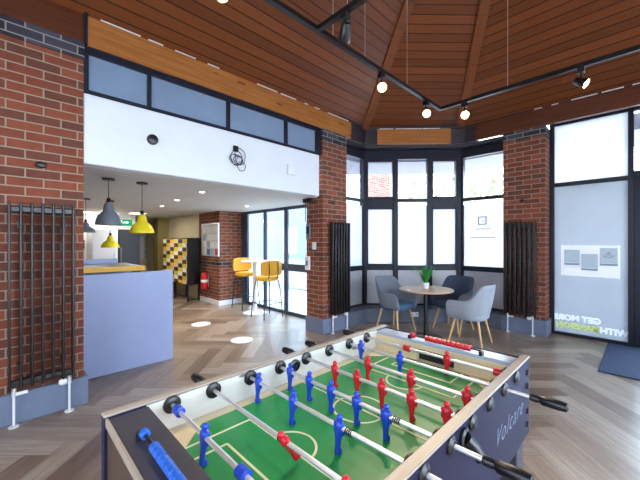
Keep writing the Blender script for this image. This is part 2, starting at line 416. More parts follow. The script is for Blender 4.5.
# bay sill with painted upstand
struct(MB().prism([(4.08, 3.47), (4.585, 3.47), (5.772, 2.235), (5.772, 1.63), (6.2, 1.63), (6.2, 2.47), (4.91, 3.86), (4.08, 3.86)], 0, .24).build('baseboard_bay', M['upst'], bevel=.008))

# bay windows: local x along the glass, local y inward
def bay(name, p0, p1, cols, thick, jamb0, jamb1, tops):
    p0, p1 = Vector(p0), Vector(p1); dd = p1-p0; L = dd.length; rz = math.atan2(dd.y, dd.x)
    w = semp(name, (p0.x, p0.y, 0), rz); f = MB()
    f.box(0, L, -.05, .05, .24, .262).box(0, L, -.05, .05, 3.0, 3.17)
    f.box(0, jamb0, -.05, .05, .262, 3.0).box(L-jamb1, L, -.05, .05, .262, 3.0)
    xs = [jamb0]+cols+[L-jamb1]
    for i in range(1, len(xs)-1, 2): f.box(xs[i], xs[i+1], -.05, .05, .262, 3.0)
    f.box(jamb0, L-jamb1, -.045, .045, .896, .985)
    for k, i in enumerate(range(0, len(xs), 2)):
        a, b = xs[i], xs[i+1]; th = thick[k]
        MB().box(a, b, -.012, .012, .262, .896).build('panel_pane', M['frostb'], w)
        f.box(a, b, -.045, .045, 2.10 if th else 2.19, 2.26 if th else 2.25)
        e = .035 if th else .0
        if th:
            for z0, z1 in ((.985, 2.10), (2.26, 3.0)):
                f.box(a, a+.02, -.05, .05, z0, z1).box(b-.02, b, -.05, .05, z0, z1).box(a+.02, b-.02, -.05, .05, z1-.05, z1).box(a+.02, b-.02, -.05, .05, z0, z0+.03)
        MB().box(a, b, -.008, .008, .985, 2.12).build('frosted_pane', M['frost'], w)
        MB().box(a, b, -.008, .008, 2.25, 3.0).build('clear_pane', M['clear'], w)
    f.build('window_frame', M['frame'], w, bevel=.004)
    return w
bay('window_2', (4.91, 3.80), (4.06, 3.80), [], [0], .06, .06, None)
bay('window_3', (6.15, 2.45), (4.89, 3.80), [.55, .645, 1.19, 1.275], [1, 0, 1], .09, .075, None)
w4 = bay('window_4', (6.15, 1.63), (6.15, 2.45), [], [0], .02, .06, None)
lg = MB()
for a, b, c, d_ in ((1.99, 2.14, 1.87, 1.892), (1.99, 2.14, 1.74, 1.762), (1.99, 2.012, 1.762, 1.87), (2.118, 2.14, 1.762, 1.87), (2.03, 2.09, 1.80, 1.81), (2.03, 2.04, 1.77, 1.84)): lg.box(6.128, 6.134, a, b, c, d_)
for y0, y1, z in ((1.93, 2.20, 1.655), (1.86, 2.27, 1.50)):
    y = y0
    while y < y1-.02:
        lg.box(6.128, 6.134, y, y+.022, z, z+.022); y += .032
o = lg.build('logo_vinyl', M['lgrey']); o.parent = w4; o.matrix_parent_inverse = (Matrix.Translation(w4.location) @ Matrix.Rotation(w4.rotation_euler.z, 4, 'Z')).inverted()

# entrance glazing on the right
w = semp('window_5'); f = MB()
f.box(6.10, 6.20, 1.0, 1.06, 0, 3.27).box(6.10, 6.20, .11, .17, 0, 3.27).box(6.10, 6.20, .17, 1.0, 0, .045).box(6.10, 6.20, .17, 1.0, 3.23, 3.27).box(6.10, 6.20, .17, 1.0, 2.285, 2.345)
f.build('window_frame', M['frame'], w, bevel=.004)
MB().box(6.14, 6.156, .17, 1.0, .045, 2.285).build('frosted_pane', M['frostg'], w)
MB().box(6.14, 6.156, .17, 1.0, 2.345, 3.23).build('upper_pane', M['frostu'], w)
IN = lambda y, z: Matrix(((0, 0, -1, 6.136), (1, 0, 0, y), (0, 1, 0, z), (0, 0, 0, 1)))   # reads from outside, mirrored from the room
text_mb('GET MORE', .115, IN(.455, .235), offset=.006).build('white_lettering', M['vinyl'], w, smooth=False)
text_mb('WITH', .115, IN(.163, .115), offset=.006).build('white_lettering', M['vinyl'], w, smooth=False)
text_mb('MANSION', .115, IN(.465, .115), offset=.006).build('lime_lettering', M['vinyll'], w, smooth=False)
struct(MB().box(6.04, 6.16, -2.0, 1.06, 3.28, 3.40).build('trim_14', M['birch'], smooth=False))
dr = semp('door_1'); f = MB()
f.box(6.10, 6.20, -.9, .11, 2.31, 2.40).box(6.10, 6.20, -.92, -.86, 0, 3.27).box(6.10, 6.20, -.86, .11, 3.23, 3.27).box(6.115, 6.185, -.86, .11, 0, .15).box(6.115, 6.185, -.86, .11, 2.2, 2.31)
f.box(6.115, 6.185, -.04, .11, .15, 2.2).box(6.115, 6.185, -.86, -.72, .15, 2.2); f.build('door_frame', M['frame'], dr, bevel=.004)
MB().box(6.14, 6.156, -.72, -.04, .15, 2.2).build('pane', M['doorglass'], dr)
MB().box(6.14, 6.156, -.86, .11, 2.40, 3.23).build('upper_pane', M['clear'], dr)
w = semp('window_6'); f = MB()
f.box(6.10, 6.20, -1.9, -.92, 0, .05).box(6.10, 6.20, -1.9, -.92, 3.23, 3.27).box(6.10, 6.20, -1.9, -1.84, .05, 3.23).box(6.10, 6.20, -1.84, -.92, 2.285, 2.345)
f.build('window_frame', M['frame'], w); MB().box(6.14, 6.156, -1.84, -.92, .05, 3.23).build('pane', M['doorglass'], w)
# the rest of the room behind the camera
struct(MB().prism([(4.55, -3.1), (5.85, -1.8), (6.2, -1.9), (6.2, -2.15), (4.7, -3.4)], 0, 3.5).build('wall_south_east', M['brick'], smooth=False))
struct(MB().box(-.5, 4.7, -3.4, -3.1, 0, .3).box(-.5, 4.7, -3.4, -3.1, 3.2, 3.5).build('wall_south', M['brick'], smooth=False))
w = semp('window_7'); f = MB()
for x in (-.5, .45, 1.45, 2.45, 3.45, 4.5): f.box(x, x+.1, -3.3, -3.2, .3, 3.2)
f.build('window_frame', M['frame'], w); MB().box(-.4, 4.5, -3.26, -3.24, .3, 3.2).build('pane', M['clear'], w)
struct(MB().prism([(-.4, -3.1), (-1.6, -1.8), (-1.9, -1.9), (-1.9, -3.4), (-.4, -3.4)], 0, 3.5).build('wall_south_west', M['brick'], smooth=False))
struct(MB().box(-1.9, -1.64, -1.9, 2.3, 0, .3).box(-1.9, -1.64, -1.9, 2.3, 3.2, 3.5).build('wall_west', M['brick'], smooth=False))
w = semp('window_8'); f = MB()
for y in (-1.9, -.9, .1, 1.1, 2.2): f.box(-1.82, -1.72, y, y+.1, .3, 3.2)
f.build('window_frame', M['frame'], w); MB().box(-1.78, -1.76, -1.8, 2.2, .3, 3.2).build('pane', M['clear'], w)
struct(MB().prism([(-1.64, 2.28), (-.4, 3.52), (-.4, 3.8), (-1.9, 3.8), (-1.9, 2.28)], 0, 3.5).build('wall_north_west', M['brick'], smooth=False))
struct(MB().box(-1.7, 4.1, 3.58, 3.9, 3.44, 3.54).box(-1.7, 4.1, 3.6, 3.9, 2.76, 3.5).build('wall_upper', M['soffit'], smooth=False))

# bar area
struct(MB().box(-1.7, 4.1, 3.62, 12.6, 2.13, 2.25).build('ceiling_bar', M['offwhite'], smooth=False))
struct(MB().box(-1.7, 3.5, 12.4, 12.6, 0, 2.13).build('wall_back', M['cream'], smooth=False))
struct(MB().box(-1.75, -1.6, 3.85, 12.5, 0, 2.13).build('wall_bar', M['cream'], smooth=False))
struct(MB().box(3.45, 3.6, 7.75, 12.5, 0, 2.13).build('wall_cream', M['cream'], smooth=False))
struct(MB().box(3.15, 3.45, 9.9, 10.3, 0, 2.13).build('wall_column', M['shaded_wall'], smooth=False))
struct(MB().box(3.42, 4.1, 6.7, 7.75, 0, 2.13).build('wall_brick_pier', M['brick'], smooth=False))
struct(MB().box(3.412, 4.1, 6.692, 7.76, .885, .965).build('trim_15', M['brick_dk'], smooth=False))
struct(MB().box(3.40, 4.1, 6.68, 7.76, 0, .11).build('baseboard_brick_pier', M['white'], bevel=.004))
struct(MB().box(.6, 2.5, 9.65, 9.8, 0, 2.13).build('wall_partition', M['offwhite'], smooth=False))
dr = semp('door_2'); f = MB(); X0, X1 = 3.985, 4.03
f.box(X0, X1, 3.92, 6.7, 0, .06).box(X0, X1, 3.92, 6.7, 2.07, 2.13)
for a, b in ((3.86, 3.97), (4.99, 5.09), (5.72, 5.81), (6.45, 6.7)): f.box(X0, X1, a, b, .06, 2.07)
f.box(X0, X1, 3.97, 4.97, .86, 1.0).box(X0, X1, 5.11, 5.69, .86, 1.0).build('door_frame', M['frame_glare'], dr, bevel=.004)
for a, b in ((3.97, 4.99), (5.09, 5.72), (5.81, 6.45)): MB().box(4.0, 4.012, a, b, .06, 2.07).build('pane', M['doorglass'], dr)
# what stands outside
struct(MB().prism([(3.9, 4.05), (5.0, 4.05), (6.35, 2.6), (6.35, -2.2), (7.5, -2.2), (7.5, 3.1), (5.5, 5.2), (3.9, 5.2)], 3.02, 3.25).build('exterior_eave', M['eave'], smooth=False))
ob = MB().box(11.0, 13.5, 7.2, 8.4, -.22, 5).build('brick_house_outside', M['pinkb'], smooth=False); tag(ob, 'pale pink brick house seen through the bay window panes', 'house')
ob = MB().box(9.2, 9.5, 5.6, 16, -.22, 2.9).build('annex_house', M['housew'], smooth=False); tag(ob, 'pale blue grey building outside the glazed side door', 'house')
for yy in (7.2, 9.0, 10.8):
    o = MB().box(9.17, 9.2, yy, yy+1.0, .9, 2.1).build('house_window', M['wpipe'], ob)
def tree(x, y, h, r, label):
    tr = thing('garden_tree', label, 'tree', (x, y, -.22))
    MB().cyl((0, 0, 0), (0, 0, h*.6), .16, .09).build('trunk', M['trunk'], tr)
    m_ = MB()
    for i in range(420):
        d_ = Vector((random.gauss(0, 1), random.gauss(0, 1), random.gauss(0, 1))).normalized()*r*random.uniform(.5, 1)
        c = Vector((0, 0, h*.68))+Vector((d_.x, d_.y, d_.z*1.1)); a = Vector((random.uniform(-1, 1), random.uniform(-1, 1), random.uniform(-1, 1))).normalized(); b = a.orthogonal().normalized(); s_ = random.uniform(.12, .26)
        m_.add([c+a*s_, c+b*s_*.6, c-a*s_, c-b*s_*.6], [(0, 1, 2, 3)])
    m_.build('foliage', M['leafo'], tr, smooth=False)
tree(10.9, 5.0, 4.6, 1.4, 'leafy green tree outside behind the right end of the bay window')
tree(13.3, 3.6, 4.8, 1.5, 'leafy green tree outside beyond the pane beside the entrance pier')
ob = MB().box(7.2, 7.4, 5.4, 12, -.2, .75).build('garden_wall', M['ground'], smooth=False); tag(ob, 'low pale wall outside the glazed side door', 'wall')

# ------------------------------------------------------------------ radiators
def radiator(label, loc, rz, hw=.009):
    r = thing('column_radiator', label, 'radiator', loc, rz)        # local x along the wall, local -y into the room
    for i in range(7):
        x = -.195+i*.065
        MB().box(x-hw, x+hw, -.115, -.045, .29, 1.74).build('column', M['rad'], r, bevel=.006)
    for z in (.335, 1.685): MB().box(-.205, .205, -.095, -.065, z-.025, z+.025).build('header_rail', M['rad'], r, bevel=.008)
    for z in (.45, 1.57):
        for x in (-.135, .135): MB().box(x-.015, x+.015, -.065, 0, z-.025, z+.025).build('wall_bracket', M['rad'], r)
    for s_ in (-1, 1):
        MB().cyl((s_*.17, -.08, 0.0), (s_*.17, -.08, .27), .0085).lathe([(.032, .0), (.034, .008), (.012, .014)], (s_*.17, -.08, 0), 16).build('pipe', M['wpipe'], r)
        v = MB().cyl((s_*.17, -.08, .235), (s_*.17, -.08, .30), .015).build('valve', M['chrome'], r)
        if s_ < 0: MB().cyl((-.155, -.08, .25), (-.09, -.09, .255), .014).build('lockshield_cap', M['wpipe'], v)
        else: MB().lathe([(.012, 0), (.026, .008), (.028, .035), (.02, .055)], (0, 0, 0), 16).xf(Matrix.Translation((.155, -.085, .262)) @ Matrix.Rotation(-PI/2, 4, 'Y')).build('thermostat_head', M['wpipe'], v)
    return r
radiator('tall dark column radiator on the big brick wall left of the bar', (.215, 3.5, 0), 0)
radiator('tall dark column radiator on brick pier between bar opening and bay window', (3.815, 3.5, 0), 0, .017)
radiator('tall dark column radiator on brick pier between bay window and entrance glazing', (5.8, 1.375, 0), -PI/2, .018)
def cap(label, mtx):
    tag(MB().lathe([(.028, 0), (.03, .012), (.022, .022), (.012, .024)], n=20).xf(mtx).build('round_vent', M['black'], bevel=0), label, 'vent')
cap('small black oval cap above the radiator on the big brick wall', Matrix.Translation((.209, 3.5, 2.066)) @ Matrix.Rotation(PI/2, 4, 'X') @ Matrix.Diagonal((1.25, .9, 1, 1)))
cap('small black round cap above radiator on pier beside the bar opening', Matrix.Translation((3.74, 3.5, 2.053)) @ Matrix.Rotation(PI/2, 4, 'X'))
cap('small black round cap above radiator on pier beside the entrance', Matrix.Translation((5.8, 1.364, 2.076)) @ Matrix.Rotation(-PI/2, 4, 'Y'))

# ------------------------------------------------------------------ fittings on the fascia and pier
sp = thing('wall_speaker', 'round black speaker on the white fascia above the bar', 'speaker', (1.057, 3.5, 2.462))
MB().lathe([(.052, 0), (.052, .03), (.044, .045), (.02, .05)], n=24).xf(Matrix.Rotation(PI/2, 4, 'X')).build('housing', M['black'], sp)
MB().lathe([(.056, 0), (.056, .008)], n=24).xf(Matrix.Rotation(PI/2, 4, 'X')).build('ring', M['wpipe'], sp)
cc = thing('cable_coil', 'coiled black cables hanging from a socket on white fascia', 'cable', (1.99, 3.5, 2.45))
MB().box(-.03, .03, -.035, 0, .075, .145).build('socket_plate', M['black'], cc, bevel=.006)
cb = MB()
for k, (x, z, rx, rz_) in enumerate(((.01, .0, .075, .09), (.0, -.02, .085, .06), (.05, .02, .07, .10), (.02, -.03, .06, .05), (.06, -.10, .055, .055))):
    cb.tube([(x+rx*math.cos(q*2*PI/24), -.02-.012*k*.6-.006*math.sin(q), z+rz_*math.sin(q*2*PI/24)) for q in range(24)], .0045, 6, True)
cb.tube([(0, -.03, .08), (-.03, -.04, .04), (.02, -.04, 0), (-.02, -.03, -.05)], .006, 6); cb.build('cable', M['black'], cc)
th = thing('thermostat', 'square white thermostat box near right end of white fascia', 'thermostat', (2.86, 3.5, 2.44))
MB().box(-.07, .07, -.03, 0, -.07, .07).build('case', M['white'], th, bevel=.008); MB().box(-.055, .055, -.034, -.03, -.055, .055).build('cover', M['wpipe'], th)
dc = thing('door_closer', 'dark door sensor under the fascia end at pier top', 'door sensor', (3.47, 3.82, 2.06))
MB().box(-.02, .03, -.1, .1, 0, .07).build('case', M['black'], dc, bevel=.01); MB().cyl((.01, .06, 0), (.01, .06, -.30), .008).build('conduit', M['black'], dc)
kp = thing('keypad', 'grey door keypad with black screen on brick pier side', 'keypad', (3.50, 3.815, 1.6))
MB().box(-.03, 0, -.045, .045, -.13, .13).build('case', M['lgrey'], kp, bevel=.006); MB().box(-.034, -.03, -.03, .03, -.04, .08).build('screen', M['black'], kp)
sw = thing('light_switch', 'square white switch plate on brick pier below the keypad', 'light switch', (3.50, 3.69, 1.37))
MB().box(-.012, 0, -.045, .045, -.06, .06).build('plate', M['wpipe'], sw, bevel=.004); MB().box(-.018, -.012, -.012, .012, -.02, .02).build('rocker', M['wpipe'], sw)
er = thing('door_release', 'white door release box beside the glazed side door', 'door release', (3.50, 3.82, 1.09))
MB().box(-.04, 0, -.04, .05, -.11, .11).build('case', M['wpipe'], er, bevel=.006); MB().box(-.046, -.04, -.02, .03, -.04, .04).build('plate', M['lgrey'], er)
so = thing('wall_socket', 'small white double socket low on the bay upstand', 'socket', (5.155, 2.868, .15), math.atan2(-t.y, -t.x))
MB().box(-.07, .07, 0, .012, -.04, .04).build('plate', M['wpipe'], so, bevel=.003); MB().box(-.05, -.02, .012, .015, -.015, .015).box(.02, .05, .012, .015, -.015, .015).build('rocker', M['gprint'], so)

# ------------------------------------------------------------------ track lighting
tr = thing('lighting_track', 'black suspended lighting track bent under the boarded ceiling', 'lighting track', (3.891, 1.81, 3.1))
MB().box(-5.2, .02, -.02, .02, -.018, .018).build('rail', M['black'], tr); MB().box(-.02, .02, -4.2, -.02, -.018, .018).build('rail', M['black'], tr)
MB().box(-2.16, -2.12, -3.9, -.02, -.018, .018).build('rail', M['black'], tr)
def roofz(x, y):
    best = 9
    for k in range(8):
        a, b = Vector((*rv[k], E)), Vector((*rv[(k+1) % 8], E)); n_ = (b-a).cross(Vector(AP)-a)
        best = min(best, a.z-(n_.x*(x-a.x)+n_.y*(y-a.y))/n_.z)
    return best
for x, y in ((2.36, 1.81), (3.10, 1.81), (1.93, 1.81), (3.891, 1.05), (3.891, -.6), (1.75, 1.5)):
    MB().cyl((x-3.891, y-1.81, .018), (x-3.891, y-1.81, roofz(x, y)-3.1), .0022, n=6).build('wire', M['chrome'], tr)
def spot(label, x, y, aim, glow=True, power=30):
    s_ = thing('track_spotlight', label, 'spotlight', (x, y, 3.08), 0, 'track spotlights')
    MB().box(-.028, .028, -.028, .028, -.05, .0).build('adaptor', M['black'], s_, bevel=.004)
    MB().cyl((0, 0, -.05), (0, 0, -.105), .009).build('stem', M['black'], s_)
    q = Vector(aim).normalized().to_track_quat('Z', 'Y').to_matrix().to_4x4(); T = Matrix.Translation((0, 0, -.135)) @ q
    h_ = MB().lathe([(.02, -.06), (.034, -.055), (.040, .0), (.047, .055), (.044, .06), (.040, .05)], n=20, cap=False).xf(T).build('lamp_head', M['black'], s_)
    MB().lathe([(.040, .046), (.02, .048), (.002, .049)], n=20).xf(T).build('lens', M['lamp'] if glow else M['chrome'], h_)
    if glow:
        l = bpy.data.lights.new('spot_beam', 'SPOT'); l.energy = power; l.color = (1, .82, .58); l.spot_size = math.radians(95); l.spot_blend = .8; l.shadow_soft_size = .04
        o = bpy.data.objects.new('spot_beam', l); COL.objects.link(o); o.parent = s_
        o.matrix_local = T @ Matrix.Translation((0, 0, .07)) @ Matrix.Rotation(PI, 4, 'X')
spot('glowing track spotlight left of the track bend, before the hip board', 2.62, 1.81, (-.62, -.6, -.5))
spot('glowing track spotlight close to the track bend, left of it', 3.527, 1.81, (-.75, -.55, -.45))
spot('glowing track spotlight close to the track bend, right of it', 3.891, 1.51, (-.8, -.45, -.45))
spot('track spotlight tilted sideways with small glowing lens near the entrance glazing', 3.891, .43, (-.15, -.65, -.5))
spot('unlit dark track spotlight on the short branch track', 1.75, 1.52, (.35, .5, -.65), False)
spot('glowing track spotlight at the top edge over the fascia', .95, 1.81, (-.5, -.6, -.55))

# ------------------------------------------------------------------ foosball table
X0, X1, Y0, Y1, ZT, ZF, ZB = .212, 1.738, .38, 1.185, .90, .785, .545
fb = thing('foosball_table', 'large foosball table with green field and dark blue sides in the foreground', 'foosball table', (.97, .78, 0))
OFF = Matrix.Translation((-.97, -.78, 0))
def fp(mb, name, mat, parent=None, **k): return mb.xf(OFF).build(name, mat, parent or fb, **k)
fp(MB().box(X0, X1, Y0, Y0+.028, ZB, ZT-.006), 'side_panel', M['navy'], bevel=.003)
fp(MB().box(X0, X1, Y1-.028, Y1, ZB, ZT-.006), 'side_panel', M['navy'], bevel=.003)
fp(MB().box(X0, X1, Y0-.003, Y0+.031, ZT-.008, ZT), 'rim', M['rim'], bevel=.003)
fp(MB().box(X0, X1, Y1-.031, Y1+.003, ZT-.008, ZT), 'rim', M['rim'], bevel=.003)
fp(MB().box(X0+.12, X1-.12, Y1-.034, Y1-.028, ZF, ZT-.009), 'inner_wall', M['inner'])
fp(MB().box(X0+.12, X1-.12, Y0+.028, Y0+.034, ZF, ZT-.009), 'inner_wall', M['inner'])
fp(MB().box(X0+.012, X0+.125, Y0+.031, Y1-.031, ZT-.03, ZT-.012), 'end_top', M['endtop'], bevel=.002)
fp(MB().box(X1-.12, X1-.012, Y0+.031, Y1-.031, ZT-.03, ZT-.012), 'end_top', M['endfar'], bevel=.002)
fp(MB().box(X0+.005, X0+.012, Y0+.031, Y1-.031, ZT-.035, ZT-.010), 'end_edge', M['rim'])
fp(MB().box(X0+.01, X0+.03, Y0+.03, Y1-.03, ZB, ZT-.035), 'end_panel', M['fend'])
fp(MB().box(X1-.03, X1-.008, Y0+.03, Y1-.03, ZB, ZT-.012), 'end_panel', M['navy'])
# end walls of the field, each with a goal mouth
for xa, xb in ((X0+.10, X0+.125), (X1-.12, X1-.095)):
    fp(MB().box(xa, xb, Y0+.03, .68, ZF-.01, ZT-.03).box(xa, xb, .885, Y1-.03, ZF-.01, ZT-.03).box(xa, xb, .68, .885, ZF+.058, ZT-.03), 'goal_wall', M['birch'])
    s_ = 1 if xa > 1 else -1; xm = xb if s_ > 0 else xa
    fp(MB().box(min(xm, xm+s_*.06), max(xm, xm+s_*.06), .66, .905, ZF-.02, ZF+.068), 'goal', M['blackm'])
xi0, xi1, yi0, yi1 = X0+.125, X1-.12, Y0+.034, Y1-.034
fp(MB().box(xi0-.02, xi1+.02, yi0, yi1, ZF-.02, ZF-.001), 'field_border', M['birch'])
xa, xb, ya, yb, ch = xi0+.02, xi1-.02, yi0+.045, yi1-.045, .14
fp(MB().prism([(xa, ya+ch), (xa+ch, ya), (xb-ch, ya), (xb, ya+ch), (xb, yb-ch), (xb-ch, yb), (xa+ch, yb), (xa, yb-ch)], ZF-.001, ZF), 'playing_field', M['green'], smooth=False)
ln = MB(); z0, z1, lw = ZF, ZF+.0012, .004; xc, yc = (xi0+xi1)/2, (Y0+Y1)/2
def seg(p, q): ln.bar((p[0], p[1], (z0+z1)/2), (q[0], q[1], (z0+z1)/2), lw*2, z1-z0)
def arc(cx, cy, r, a0, a1, n=24):
    for i in range(n):
        p, q = [a0+(a1-a0)*(i+k)/n for k in (0, 1)]; seg((cx+r*math.cos(p), cy+r*math.sin(p)), (cx+r*math.cos(q), cy+r*math.sin(q)))
seg((xc, ya), (xc, yb)); arc(xc, yc-.005, .1, 0, 2*PI, 40)
for s_ in (1, -1):
    fx = lambda v: v if s_ > 0 else 2*xc-v
    for xx, hw in ((.634, .225), (.505, .155)):
        seg((fx(xa), yc+hw), (fx(xx), yc+hw)); seg((fx(xa), yc-hw), (fx(xx), yc-hw)); seg((fx(xx), yc-hw), (fx(xx), yc+hw))
    arc(fx(.634), yc, .085, -PI/2 if s_ > 0 else PI/2, PI/2 if s_ > 0 else 3*PI/2, 16)
fp(ln, 'field_marking', M['line'], smooth=False)
for lx in (X0+.07, X1-.07):
    for ly in (Y0+.07, Y1-.07):
        lg_ = fp(MB().bar((lx, ly, .03), (lx, ly, ZB), .10, .10, (1, 0, 0)), 'leg', M['endtop'], bevel=.006)
        fp(MB().cyl((lx, ly, 0), (lx, ly, .03), .04), 'foot', M['black'], lg_)
for px, pz in ((1.695, .835), (1.695, .775), (1.695, .66), (1.695, .60)):
    fp(MB().lathe([(.0, -.008), (.011, -.007), (.014, -.001), (.014, .001)], (px, Y0-.001, pz), 14, 'y'), 'bolt', M['black'])
for yy in (Y0-.001, Y1-.034):
    s_ = -1 if yy < .8 else -1
    fp(MB().lathe([(.028, 0), (.028, -.008), (.02, -.012), (.018, -.004), (.003, -.003)], (.966, yy, .853), 20, 'y'), 'ball_entry', M['black'])
fp(MB().tube([(.966, Y0-.012, .85), (.975, Y0-.03, .83), (.985, Y0-.045, .80)], .018, 10), 'ball_chute', M['black'])
text_mb('Volcare', .098, Matrix(((1, 0, 0, 1.25), (0, 0, -1, Y0-.0005), (0, 1, 0, .68), (0, 0, 0, 1))), shear=.5, spacing=1.22, offset=-.0022).xf(OFF).build('script_lettering', M['lgrey2'], fb, smooth=False)
# score beads at both ends
for bx, mat, by0, zz in ((X0+.058, 'bblue', .955, ZT+.008), (1.628, 'pred', .912, ZT+.008)):
    sc_ = fp(MB().cyl((bx, .555, zz), (bx, by0+.02, zz), .005), 'score_rod', M['black'])
    fp(MB().bar((bx, .545, zz-.012), (bx, .56, zz-.012), .02, .03, (1, 0, 0)).bar((bx, by0+.012, zz-.01), (bx, by0+.026, zz-.01), .02, .03, (1, 0, 0)), 'support', M['black'], sc_)
    for k in range(11):
        yy = by0 if k == 10 else by0-.085-k*.0238
        hb_, rb_ = (.0118, .0135) if mat == 'bblue' else (.0118, .0155)
        fp(MB().lathe([(rb_*.75, -hb_), (rb_, -hb_+.003), (rb_, hb_-.003), (rb_*.75, hb_)], (bx, yy, zz), 8, 'y'), 'score_bead', M[mat], sc_)
RX = [.411, .563, .725, .88, 1.037, 1.197, 1.357, 1.515]; RZ = .868
MEN = {0: ('b', [.785+.11]), 1: ('r', [.714, .475]), 2: ('b', [1.09, .874, .655]), 3: ('b', [1.08, .957, .836, .712, .59]),
       4: ('r', [.961, .836, .714, .587, .459]), 5: ('r', [.901, .681, .455]), 6: ('b', [1.068, .83]), 7: ('r', [.67])}
TILT = {0: .12, 1: -.55, 2: .1, 3: .03, 4: 0, 5: .05, 6: .03, 7: .04}
man = [(-.080, .006, .008, .004), (-.079, .0095, .012, .005), (-.070, .0095, .012, .004), (-.062, .0075, .007, 0), (-.045, .0085, .0075, 0), (-.026, .0115, .009, 0), (-.012, .0135, .0105, 0),
       (.0, .0165, .013, 0), (.009, .0172, .0115, 0), (.0145, .0150, .0095, 0), (.0178, .0085, .0075, 0), (.0195, .0058, .006, 0), (.0215, .0068, .0072, 0), (.026, .0088, .0092, 0), (.0315, .0085, .009, 0), (.036, .005, .0055, 0), (.0375, .001, .001, 0)]
pm = {}
for i, x in enumerate(RX):
    team, ys = MEN[i]; near = team == 'b'
    r_ = fp(MB().cyl((x, (Y0-.085) if near else Y0-.012, RZ), (x, Y1+.012 if near else Y1+.045, RZ), .0072, n=12), 'rod', M['chrome'])
    for yy, dd in ((Y0+.034, 1), (Y1-.034, -1)):
        fp(MB().lathe([(.0295, 0), (.0295, .006*dd), (.022, .011*dd), (.012, .012*dd), (.009, .004*dd)], (x, yy, RZ), 20, 'y'), 'bearing', M['black'], r_)
    for yy, dd in ((Y0, -1), (Y1, 1)):
        fp(MB().lathe([(.026, 0), (.025, .006*dd), (.017, .010*dd), (.014, .013*dd), (.008, .013*dd)], (x, yy, RZ), 20, 'y'), 'bearing', M['black'], r_)
    prof = [(.010, 0), (.0135, .004), (.0135, .022), (.011, .030), (.017, .038), (.0175, .09), (.015, .108), (.008, .112)]
    g0 = (Y0-.085, -1) if near else (Y1+.03, 1)
    fp(MB().lathe([(a, b*g0[1]) for a, b in prof], (x, g0[0], RZ), 10, 'y'), 'handle', M['black'], r_)
    stops = {0: [1.09, .685], 7: [.885, .446]}.get(i, [])
    for yy in stops: fp(MB().lathe([(.010, -.018), (.0165, -.016), (.0165, .016), (.010, .018)], (x, yy, RZ), 16, 'y'), 'stopper', M['pblue' if near else 'pred'], r_)
    if i in (1, 2, 3, 4):
        yy = ys[-1] - .05
        for k in range(4): fp(MB().lathe([(.0078, -.002), (.0105, 0), (.0078, .002)], (x, ys[-1]+(.028 if i == 1 and k < 9 else -.030)+.007*k*(1 if i == 1 else -1)+(.214 if i == 1 else 0)*1, RZ), 12, 'y'), 'spring', M['blackm'], r_)
    for yy in ys:
        key = (team, i)
        T = OFF @ Matrix.Translation((x, yy, RZ)) @ Matrix.Rotation(TILT[i], 4, 'Y')
        mb = MB().loft([(z, hy*1.12, hx*1.12, xo) for z, hy, hx, xo in man])
        for q in (-1, 1): mb.loft([(-.022, .003, .0035, .002), (-.02, .0042, .005, .002), (0, .005, .0058, .0), (.010, .0048, .0052, 0), (.0135, .003, .003, 0)], 8, (0, q*.0165, 0))
        mb.xf(T).build('player', M['pblue' if near else 'pred'], r_)

# ------------------------------------------------------------------ dining set in the bay
dt = thing('round_table', 'small round wooden table on black post in the bay', 'table', (4.5, 2.31, 0))
MB().lathe([(.38, .705), (.39, .71), (.39, .726), (.385, .73)], n=48).build('table_top', M['ttop'], dt)
MB().cyl((0, 0, .02), (0, 0, .705), .035, n=20).build('post', M['black'], dt)
MB().lathe([(.24, 0), (.24, .012), (.06, .024), (.04, .03)], n=36).build('base', M['black'], dt)
def armchair(label, loc, rz, mshell, mseat, minner=None):
    c = thing('tub_armchair', label, 'armchair', loc, rz, None)           # faces local +x
    mb = MB(); n = 28; rs = []
    for k in range(n+1):
        q = k/n; a = -1+2*q                                                # -1 .. 1 arm front to arm front
        ang = a*PI*.62; 
        if abs(a) > .62: s_ = (abs(a)-.62)/.38; x = .02+.23*s_; y = math.copysign(.275-.015*s_, a)
        else: an = a/.62*PI/2; x = .02-.285*math.cos(an)**.8; y = .275*math.sin(an)
        b = max(0, 1-abs(a)/.62); sm = max(0, min(1, (.56-abs(a))/.26)); sm = sm*sm*(3-2*sm)
        top = .635+.225*sm-(.05 if abs(a) > .98 else 0); d_ = Vector((x-.05, y)).normalized() if abs(a) < .62 else Vector((0, math.copysign(1, a)))
        fl = .05*sm+.012; th = .024
        ring = []
        for zz, off in ((.36, -.05), (.45, -.005), ((top+.45)/2, fl*.5), (top-.02, fl), (top, fl-th*.5), (top-.02, fl-th*1.3), ((top+.45)/2, fl*.5-th*1.6), (.45, -.005-th*1.7), (.37, -.05-th*1.5)):
            ring.append((x+d_.x*off, y+d_.y*off, zz))
        rs.append(ring)
    mb.rings(rs); o = mb.build('shell', mshell, c); sub = o.modifiers.new('sub', 'SUBSURF'); sub.levels = 1; sub.render_levels = 1
    pts = []
    for k in range(24):
        th = 2*PI*k/24; cx, sy = math.cos(th), math.sin(th)
        pts.append((.02+.255*math.copysign(abs(cx)**.7, cx), .235*math.copysign(abs(sy)**.6, sy)))
    MB().rings([[(x*s_, y*s_, z) for x, y in pts] for s_, z in ((.90, .36), (.97, .375), (1, .40), (1, .435), (.95, .455), (.8, .465))]).build('seat', mseat, c)
    for sx in (-1, 1):
        for sy in (-1, 1): MB().cyl((sx*.15+.0, sy*.15, .37), (sx*.225, sy*.225, 0), .019, .011, 12).build('leg', M['legwood'], c)
    return c
armchair('grey tub armchair with blue seat left of the round table', (4.54, 2.86, 0), -PI/2-.12, M['fabric'], M['seat'])
